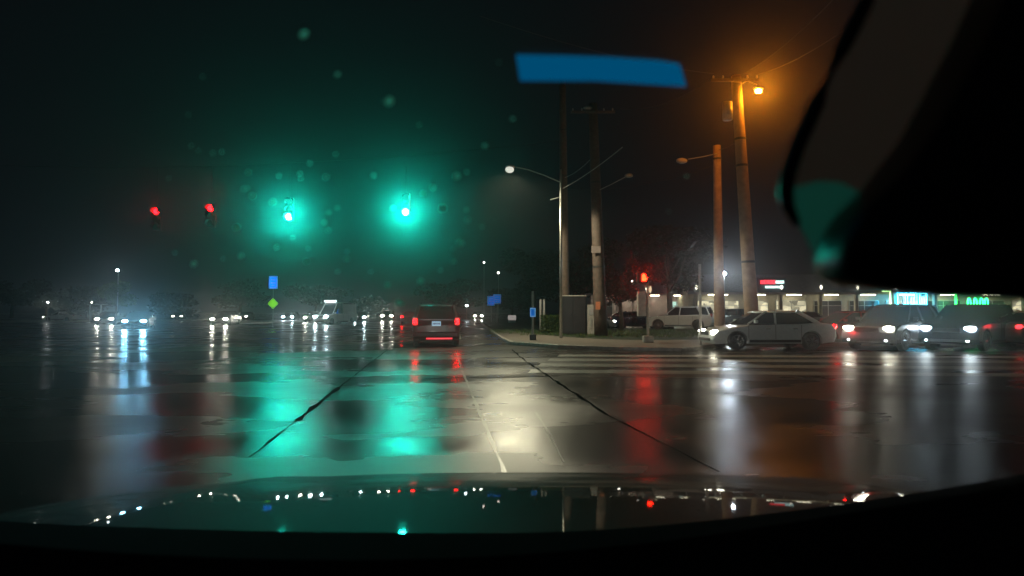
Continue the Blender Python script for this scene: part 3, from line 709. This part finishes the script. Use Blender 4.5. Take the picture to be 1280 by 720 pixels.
shops('shop_row', 868, 1350, BD, 'long low row of lit shops with a sloped grey roof', ZT, ZE, M_stucco,
      [(5.4, 'w'), (3.0, 'w'), (3.9, 'w'), (3.6, 'd'), (3.8, 'd'), (4.0, 'w'), (4.3, 'd'), (4.5, 'd'), (wtot - 32.5, 'w')])
shops('shop_building', 742, 866, 64, 'lower shop building behind the pedestrian signal and parked white car', P(800, 345, 64).z, P(800, 368, 64).z, M_stucco_p,
      [(2.6, 'd'), (2.8, 'none'), (2.6, 'none'), (2.4, 'c')])
# shop sign: red and white lines of illegible lit letters
def glyph_line(mb, x, z, h, n, w, gap, seed):
    rnd = random.Random(seed)
    for i in range(n):
        t = h * .2; k = rnd.randint(0, 3)
        mb.box((x + t / 2, 0, z), (t, .05, h))
        if k != 1: mb.box((x + w / 2, 0, z + h / 2 - t / 2), (w, .052, t))
        if k != 0: mb.box((x + w / 2, 0, z - h / 2 + t / 2), (w, .052, t))
        if k != 2: mb.box((x + w - t / 2, 0, z), (t, .05, h))
        if k != 3: mb.box((x + w / 2, 0, z), (w, .051, t))
        x += w + gap
    return x
so = P(966, 356, BD - .1); sg = empty('shop_sign', so, CAMROT, 'lit shop sign, red and white over white, on the grey roof', 'sign')
MB().box((0, .25, -.02), (2.9, .12, 1.5)).build('board', mat('sign_board', (.03, .05, .06), .5), sg, bevel=.03)
g1 = MB(); xe = glyph_line(g1, -1.18, .27, .36, 5, .24, .05, 4); g1.build('red_lettering', lamp_mat('red_neon', (1, .03, .05), 3.5), sg)
g2 = MB(); glyph_line(g2, xe + .03, .27, .28, 4, .17, .04, 6); g2.build('white_lettering', lamp_mat('white_neon', (.70, 1, .95), 2.5), sg)
g3 = MB(); glyph_line(g3, -.75, -.22, .22, 9, .16, .04, 9); g3.build('white_lettering', lamp_mat('white_neon', (.70, 1, .95), 2.5), sg)
def neon(px, py, D, w, h, paths, mname, col, s, label, r=.045):
    o = P(px, py, D); b = MB()
    for p in paths: b.tube([Vector((a * w, 0, c * h)) for a, c in p], r, 6)
    ob = b.build('neon_sign', lamp_mat(mname, col, s)); ob.location = o; ob.rotation_euler.z = CAMROT; tag(ob, label, 'neon sign', 'neon signs in the shop windows')
box_ = lambda x0, x1, z0, z1: [(x0, z0), (x1, z0), (x1, z1), (x0, z1), (x0, z0)]
neon(1140, 376, BD - .3, 1.4, .72, [box_(-1, -.55, -.6, 1), box_(-.45, .35, -1, 1), box_(-.3, .2, -.6, .7), box_(-.05, .1, -.5, .5), box_(.55, 1, -1, 1), box_(.7, .85, -.6, .6)], 'cyan_neon', (.05, .62, 1), 28, 'bright cyan neon frames in a shop window', .06)
neon(1222, 380, BD - .3, 1.1, .62, [[(x + .14 * math.cos(t / 12 * 6.2832), math.sin(t / 12 * 6.2832)) for t in range(13)] for x in (-.75, -.2, .35, .8)], 'green_neon', (.02, 1, .25), 12, 'green neon sign of four upright ovals', .05)
neon(1194, 378, BD - .3, .15, .9, [[(0, -1), (0, 1)], [(.8, -1), (.8, 1)]], 'green_neon_tube', (.04, 1, .15), 5, 'pair of upright green neon tubes', .06)
neon(1109, 372, BD - .3, .3, .62, [[(-1.6, 1), (1, 1), (1, -1)]], 'yellow_green_neon', (.55, 1, .35), 5, 'yellow green neon corner left of the cyan frames', .06)
# flood light on thin pole by the shops (905,342), lamps at 771,347 / 791,350 / 748..., distant lamps
def lamp_post(px, py, D, m, label, r=.16, group='small white lamps on posts', base_px=None):
    b0 = GD(base_px or px, D); e = empty('lamp_post', b0, CAMROT, label, 'lamp post', group); t = P(px, py, D); v = loc(e, t)
    MB().tube([(0, 0, 0), (0, 0, v.z + .1), ], [.08, .05], 8).build('post', M_postgrey, e)
    MB().ell((v.x, -.05, v.z), (r, r * .8, r * .8), 12, 8).build('lamp', m, e, smooth=True)
    MB().box((v.x, .0, v.z + r + .03), (r * 2.4, r * 1.6, .06)).build('hood', M_black, e)
lamp_post(905, 342, 42, L_flood, 'bluish flood lamp between the two orange poles', .13)
L_w = lamp_mat('white_lamp', (.80, .92, 1), 34); L_w2 = lamp_mat('white_lamp_soft', (1, .93, .82), 14)
lamp_post(771, 347, 52, L_w, 'bright white lamp right of the placard pole', .22)
lamp_post(791, 351, 52, L_w2, 'dimmer oval lamp left of the pedestrian signal', .17)
lamp_post(743, 352, 60, L_w2, 'tiny lamp half behind the placard pole', .08)
lamp_post(147, 338, 79, lamp_mat('white_lamp_far', (.85, .95, 1), 90), 'white lamp above the lamp lit tree at left', .18)
lamp_post(583.5, 382, 110, L_w, 'low white lamp just right of the black vehicle', .22)
lamp_post(605, 328, 150, L_w2, 'upper of two tiny distant lamps over the blue signs', .22)
lamp_post(623, 341, 140, L_w2, 'lower of two tiny distant lamps over the blue signs', .26)
lamp_post(60, 378, 89, lamp_mat('white_lamp_low', (.9, .97, 1), 60), 'low lamp at the pale trees on the far left', .13)
lamp_post(115, 378, 85, L_w2, 'small lamp on a post left of the lamp lit tree', .10)
# low white sign far right of the blue signs
e = empty('roadside_sign', GD(640, 75), CAMROT, 'low white lit roadside sign right of the blue signs', 'sign')
MB().box((0, 0, .7), (1.0, .15, .6)).build('board', mat('lit_white_board', (.4, .4, .4), .4, emit=(1, .85, .8), es=.3, var=0), e, bevel=.03)
MB().box((0, .02, .2), (.9, .2, .4)).build('plinth', M_kerb, e)
e = empty('bus_shelter', GD(121, 84), CAMROT, 'small white bus shelter frame left of the lamp lit tree', 'bus shelter')
for x in (-.9, .6): MB().box((x, 0, 1.2), (.12, .12, 2.4)).build('post', M_white, e)
MB().box((-.15, .4, 2.45), (2.0, 1.3, .12)).build('roof', M_postgrey, e)
MB().box((.4, 0, .45), (.8, .5, .1)).build('bench', M_white, e)

# ================================================================== OWN CAR (we look out of it)
own = empty('camera_car', (0, 0, 0), CAMROT, 'dark car we look out of, with wet bonnet and interior mirror', 'car')
def Lc(p): return Matrix.Rotation(YAW, 3, 'Z') @ Vector(p)
# bonnet
b = MB(); NX, NY = 48, 40; vs = []; zc_ = {}
z = 1.078 + math.tan(R(5.35)) * 0.0
ys = [.62 + (2.35 - .62) * j / NY for j in range(NY + 1)]
zs = []; zcur = None
def tilt(y): return 4.4 + 11 * (y - .9) + (max(0, y - 1.95) ** 1) * 140
zz0 = 1.078
prof = {}
ycur = .9; zv = zz0; step = .005
tab = [(ycur, zv)]
while ycur < 2.4: zv -= math.tan(R(min(80, tilt(ycur)))) * step; ycur += step; tab.append((ycur, zv))
ycur = .9; zv = zz0
while ycur > .6: zv += math.tan(R(tilt(ycur))) * step; ycur -= step; tab.insert(0, (ycur, zv))
def hz(y):
    i = min(len(tab) - 1, max(0, int((y - tab[0][0]) / step))); return tab[i][1]
for j, y in enumerate(ys):
    for i in range(NX + 1):
        u = (i / NX * 2 - 1); x = .08 + u * 1.2
        crown = .055 * abs(u) ** 2.4 + (max(0, abs(u) - .93) * 2.0)
        ridge = .006 * math.exp(-((abs(u) - .62) / .05) ** 2)
        vs.append((x, y, hz(y) - crown + ridge))
fs = [(j * (NX + 1) + i, j * (NX + 1) + i + 1, (j + 1) * (NX + 1) + i + 1, (j + 1) * (NX + 1) + i) for j in range(NY) for i in range(NX)]
b.add(vs, fs)
M_hood = mat('wet_car_paint', (.014, .018, .019), .6, spec=.15, metal=0.0, var=.1, vscale=20, coat=1.0, bump=0.0)
nt = M_hood.node_tree; bs_ = nt.nodes['Principled BSDF']; bs_.inputs['Coat Weight'].default_value = .5; bs_.inputs['Coat Roughness'].default_value = .03
vo = nt.nodes.new('ShaderNodeTexVoronoi'); vo.inputs['Scale'].default_value = 75; tc = nt.nodes.new('ShaderNodeTexCoord')
nt.links.new(tc.outputs['Object'], vo.inputs['Vector'])
cr = nt.nodes.new('ShaderNodeMapRange'); cr.inputs['From Min'].default_value = .0; cr.inputs['From Max'].default_value = .32; cr.inputs['To Min'].default_value = 1; cr.inputs['To Max'].default_value = 0
nt.links.new(vo.outputs['Distance'], cr.inputs[0])
bu = nt.nodes.new('ShaderNodeBump'); bu.inputs['Strength'].default_value = .35; bu.inputs['Distance'].default_value = .0015
nt.links.new(cr.outputs[0], bu.inputs['Height']); nt.links.new(bu.outputs['Normal'], bs_.inputs['Normal'])
hood = b.build('bonnet', M_hood, own, smooth=True)
sd = hood.modifiers.new('solid', 'SOLIDIFY'); sd.thickness = .02; sd.offset = -1
def band(name, edge, D, m, down=.25, toward=.35, Dend=None):
    """solid whose far upper edge follows the given picture line at depth D, falling away towards the viewer"""
    b = MB(); vs = []; fs = []; n = len(edge)
    for (px, py) in edge:
        p = Lc(P(px, py, D))
        vs += [p + Vector((0, .02, -.02)), p, p + Vector((0, -toward * .4, -toward * .4 * .36 - .012)), p + Vector((0, -toward, -toward * .42 - .03)), p + Vector((0, -toward, -down - toward * .42)), p + Vector((0, .02, -down))]
    for i in range(n - 1):
        for k in range(6):
            a = i * 6 + k; c = i * 6 + (k + 1) % 6; fs.append((a, c, c + 6, a + 6))
    fs.append(tuple(range(6))); fs.append(tuple((n - 1) * 6 + k for k in range(5, -1, -1)))
    return b.add(vs, fs).build(name, m, own, smooth=False)
def smooth_line(pts, n=40):
    out = []
    for i in range(n + 1):
        x = pts[0][0] + (pts[-1][0] - pts[0][0]) * i / n
        for (a, b2) in zip(pts, pts[1:]):
            if a[0] <= x <= b2[0]: 
                t = (x - a[0]) / (b2[0] - a[0]); out.append((x, a[1] + (b2[1] - a[1]) * t)); break
    # soften
    for _ in range(4): out = [out[0]] + [(out[i][0], (out[i - 1][1] + out[i][1] * 2 + out[i + 1][1]) / 4) for i in range(1, len(out) - 1)] + [out[-1]]
    return out
M_cowl = mat('cowl_plastic', (.030, .031, .034), .5, var=.3, vscale=40)
band('cowl_panel', smooth_line([(-120, 640), (0, 652), (150, 659), (330, 664), (640, 667), (760, 663), (900, 650), (1100, 624), (1280, 594), (1420, 568)]), .80, M_cowl, .2, .12)
M_dash = mat('dashboard_plastic', (.010, .009, .009), .6, var=.3, vscale=60, bump=.2)
band('dashboard', smooth_line([(-150, 664), (0, 680), (150, 692), (300, 699), (480, 701), (640, 695), (800, 681), (900, 667), (1000, 652), (1100, 635), (1200, 613), (1280, 592), (1420, 560)]), .58, M_dash, .35, .3)

# interior mirror / camera housing hanging upper right
mo = [(1110, -60), (1078, 5), (1048, 62), (1018, 128), (994, 182), (981, 215), (977, 240), (980, 262), (992, 280), (1006, 296), (1018, 318), (1030, 340), (1052, 352), (1090, 359), (1150, 366), (1220, 371), (1300, 375), (1420, 380), (1420, -60)]
def lens_solid(name, outline, D, th, m, par, bulge=.02):
    c = Vector((0, 0, 0)); pts = [Lc(P(x, y, D)) for x, y in outline]
    for p in pts: c += p
    c /= len(pts); rows = []
    for f, dy in ((.985, .5), (1.0, .2), (1.0, -.2), (.985, -.42), (.95, -.5)):
        rows.append([c + (p - c) * f + Vector((0, dy * th, 0)) for p in pts])
    for f in (.8, .6, .4, .2): rows.append([c + (p - c) * f + Vector((0, -.5 * th - bulge * (1 - f), 0)) for p in pts])
    b = MB(); n = len(pts); vs = [v for r_ in rows for v in r_]; fs = []
    for k in range(len(rows) - 1):
        for i in range(n): fs.append((k * n + i, k * n + (i + 1) % n, (k + 1) * n + (i + 1) % n, (k + 1) * n + i))
    fs.append(tuple(range(n - 1, -1, -1))); fs.append(tuple((len(rows) - 1) * n + i for i in range(n)))
    return b.add(vs, fs).build(name, m, par, smooth=True)
M_mh = mat('mirror_housing_plastic', (.012, .012, .013), .35, var=.1)
dark = [(1440, -60), (1262, -60), (1226, 20), (1190, 90), (1150, 165), (1104, 225), (1066, 262), (1044, 296), (1036, 326), (1042, 345), (1060, 355), (1090, 360), (1150, 367), (1220, 372), (1300, 376), (1440, 381)]
mh = lens_solid('mirror_housing', dark, .26, .03, M_mh, own, .004)
panel = [(1270, -60), (1104, -60), (1078, 5), (1048, 62), (1018, 128), (994, 182), (986, 220), (988, 236), (1000, 232), (1024, 226), (1050, 228), (1074, 240), (1130, 214), (1180, 140), (1220, 60)]
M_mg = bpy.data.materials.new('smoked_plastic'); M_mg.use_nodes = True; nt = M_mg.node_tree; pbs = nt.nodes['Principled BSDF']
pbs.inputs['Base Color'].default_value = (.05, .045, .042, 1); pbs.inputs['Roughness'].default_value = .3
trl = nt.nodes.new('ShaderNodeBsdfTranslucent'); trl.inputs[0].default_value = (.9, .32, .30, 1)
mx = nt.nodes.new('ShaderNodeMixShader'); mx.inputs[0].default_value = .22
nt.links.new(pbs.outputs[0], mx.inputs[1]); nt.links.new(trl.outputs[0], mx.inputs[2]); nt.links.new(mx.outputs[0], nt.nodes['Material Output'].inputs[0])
teal_patch = [(988, 236), (1000, 232), (1024, 226), (1050, 228), (1074, 240), (1070, 262), (1056, 292), (1048, 322), (1044, 352), (1034, 346), (1020, 322), (1008, 300), (997, 278), (989, 250)]  # teal signal reflection on the mirror, put in as an added tinted piece
M_teal = bpy.data.materials.new('teal_reflection_tint'); M_teal.use_nodes = True; nl = M_teal.node_tree; nl.nodes['Principled BSDF'].inputs['Base Color'].default_value = (.05, .05, .05, 1)
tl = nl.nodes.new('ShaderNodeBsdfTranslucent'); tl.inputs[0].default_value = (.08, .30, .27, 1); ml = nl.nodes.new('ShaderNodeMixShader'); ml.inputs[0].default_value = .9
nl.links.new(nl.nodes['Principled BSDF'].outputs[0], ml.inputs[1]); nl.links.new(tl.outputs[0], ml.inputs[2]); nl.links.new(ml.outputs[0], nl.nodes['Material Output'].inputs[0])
ln = [Lc(P(x, y, .284)) for x, y in teal_patch]
MB().add(ln, [tuple(range(len(ln)))]).build('teal_reflection_patch', M_teal, mh)
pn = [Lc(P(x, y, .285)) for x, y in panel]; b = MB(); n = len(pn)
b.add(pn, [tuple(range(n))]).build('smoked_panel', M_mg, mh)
rim = [(1112, -60), (1082, 5), (1052, 62), (1021, 130), (997, 184), (986, 216), (982, 240), (985, 260), (997, 281)]
b = MB(); b.tube([Lc(P(x, y, .282)) for x, y in rim], [.0036] * 7 + [.0032, .0018], 10).build('mirror_rim', M_mh, mh, smooth=True)

# windscreen with raindrops and a blue reflection built as a glowing strip
WP = Vector((0, .46, 1.4)); WN = Vector((0, -math.sin(R(58)), -math.cos(R(58)))).normalized()   # glass leans back
def on_glass(px, py):
    d = Matrix.Rotation(YAW, 3, 'Z') @ ray(px, py); o = Vector((0, 0, CAMH)); t = (WP - o).dot(WN) / d.dot(WN); return o + d * t
M_wind = bpy.data.materials.new('windscreen_glass'); M_wind.use_nodes = True; nt = M_wind.node_tree
nt.nodes.remove(nt.nodes['Principled BSDF']); out = nt.nodes['Material Output']
tr = nt.nodes.new('ShaderNodeBsdfTransparent'); tr.inputs[0].default_value = (.97, .985, .98, 1)
gs = nt.nodes.new('ShaderNodeBsdfGlossy'); gs.inputs['Roughness'].default_value = .04
mx = nt.nodes.new('ShaderNodeMixShader'); mx.inputs[0].default_value = .02
nt.links.new(tr.outputs[0], mx.inputs[1]); nt.links.new(gs.outputs[0], mx.inputs[2]); nt.links.new(mx.outputs[0], out.inputs[0])
ux = Vector((1, 0, 0)); uz = WN.cross(ux).normalized()
if uz.z < 0: uz = -uz
cs = [WP + ux * a + uz * c for a, c in ((-.9, -.62), (.9, -.62), (.9, .75), (-.9, .75))]
off_ = WN * -.006 if WN.y < 0 else WN * .006
ws = MB().add(cs + [c + off_ for c in cs], [(0, 1, 2, 3), (7, 6, 5, 4), (0, 4, 5, 1), (1, 5, 6, 2), (2, 6, 7, 3), (3, 7, 4, 0)]).build('windscreen', M_wind, own)
vs_ = nt.nodes.new('ShaderNodeVolumeScatter'); vs_.inputs['Density'].default_value = 15.0; vs_.inputs['Anisotropy'].default_value = .975
vw_ = nt.nodes.new('ShaderNodeVolumeScatter'); vw_.inputs['Density'].default_value = 5.0; vw_.inputs['Anisotropy'].default_value = .93
ad_ = nt.nodes.new('ShaderNodeAddShader'); nt.links.new(vs_.outputs[0], ad_.inputs[0]); nt.links.new(vw_.outputs[0], ad_.inputs[1])
nt.links.new(ad_.outputs[0], out.inputs['Volume'])
M_strip = mat('blue_reflection_strip', (.01, .08, .2), .3, emit=(0.0, .16, .38), es=.42, var=0)  # blue reflection in the glass, given a glow of its own
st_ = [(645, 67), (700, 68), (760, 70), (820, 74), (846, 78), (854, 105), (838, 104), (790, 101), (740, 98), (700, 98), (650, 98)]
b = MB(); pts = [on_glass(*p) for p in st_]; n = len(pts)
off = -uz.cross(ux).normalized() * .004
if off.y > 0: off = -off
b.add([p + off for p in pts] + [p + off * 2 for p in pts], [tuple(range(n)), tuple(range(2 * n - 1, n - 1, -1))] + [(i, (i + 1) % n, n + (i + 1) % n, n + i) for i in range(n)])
b.build('blue_reflection_strip', M_strip, ws)
M_drop = bpy.data.materials.new('raindrop_water'); M_drop.use_nodes = True
nt = M_drop.node_tree; nt.nodes.remove(nt.nodes['Principled BSDF'])
ta = nt.nodes.new('ShaderNodeBsdfTransparent'); tb_ = nt.nodes.new('ShaderNodeBsdfTranslucent'); tb_.inputs[0].default_value = (.75, 1.5, 1.35, 1)   # teal signal light and extra brightness put into the drop colour
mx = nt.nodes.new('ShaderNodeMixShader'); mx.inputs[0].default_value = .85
nt.links.new(ta.outputs[0], mx.inputs[1]); nt.links.new(tb_.outputs[0], mx.inputs[2]); nt.links.new(mx.outputs[0], nt.nodes['Material Output'].inputs[0])
rnd = random.Random(11)
drops = [(375, 45, 9), (418, 96, 5), (484, 130, 9), (552, 266, 7), (570, 225, 7), (574, 310, 8), (482, 363, 5), (524, 358, 6), (496, 385, 7), (290, 290, 6), (236, 336, 6), (296, 326, 5), (540, 240, 4), (430, 330, 5), (310, 250, 5)]
for i in range(34): drops.append((rnd.gauss(rnd.choice((361, 507)), 75), rnd.gauss(275, 60), rnd.uniform(2, 5)))
for i in range(16): drops.append((rnd.uniform(180, 900), rnd.uniform(60, 340), rnd.uniform(1.5, 3)))
for (px, py, d) in drops:
    p = on_glass(px, py) + off_ * 1.3; k = .46 / F * d / 2
    bm_ = MB().ell((0, 0, 0), (k, k * .45, k * (1.15 if d < 9 else 1.5)), 10, 8)
    o = bm_.build('raindrop', M_drop, ws, smooth=True); o.location = p; o.rotation_euler.x = R(-32)

# own headlights: the real lamps under the bonnet edge
for x in (-.62, .70):
    ld = bpy.data.lights.new('own_headlight', 'SPOT'); ld.energy = 600; ld.color = (1, .95, .86); ld.spot_size = R(96); ld.spot_blend = 1.0; ld.shadow_soft_size = .07
    lo = bpy.data.objects.new('own_headlight', ld); COL.objects.link(lo); lo.parent = own; lo.location = (x, 2.45, .66); lo.rotation_euler = (R(89.2), 0, YAW)

# ================================================================== HAZE (rain-laden night air)
M_haze = bpy.data.materials.new('haze'); M_haze.use_nodes = True; nt = M_haze.node_tree
nt.nodes.remove(nt.nodes['Principled BSDF'])
pv = nt.nodes.new('ShaderNodeVolumePrincipled'); pv.inputs['Color'].default_value = (.9, .93, .95, 1)
pv.inputs['Density'].default_value = .0003; pv.inputs['Anisotropy'].default_value = .78
nt.links.new(pv.outputs[0], nt.nodes['Material Output'].inputs['Volume'])
hzb = MB().box((0, 0, 14.5), (2100, 2100, 31)).build('haze', M_haze)
tag(hzb, 'thin rain haze over the whole junction', 'haze', kind='stuff')
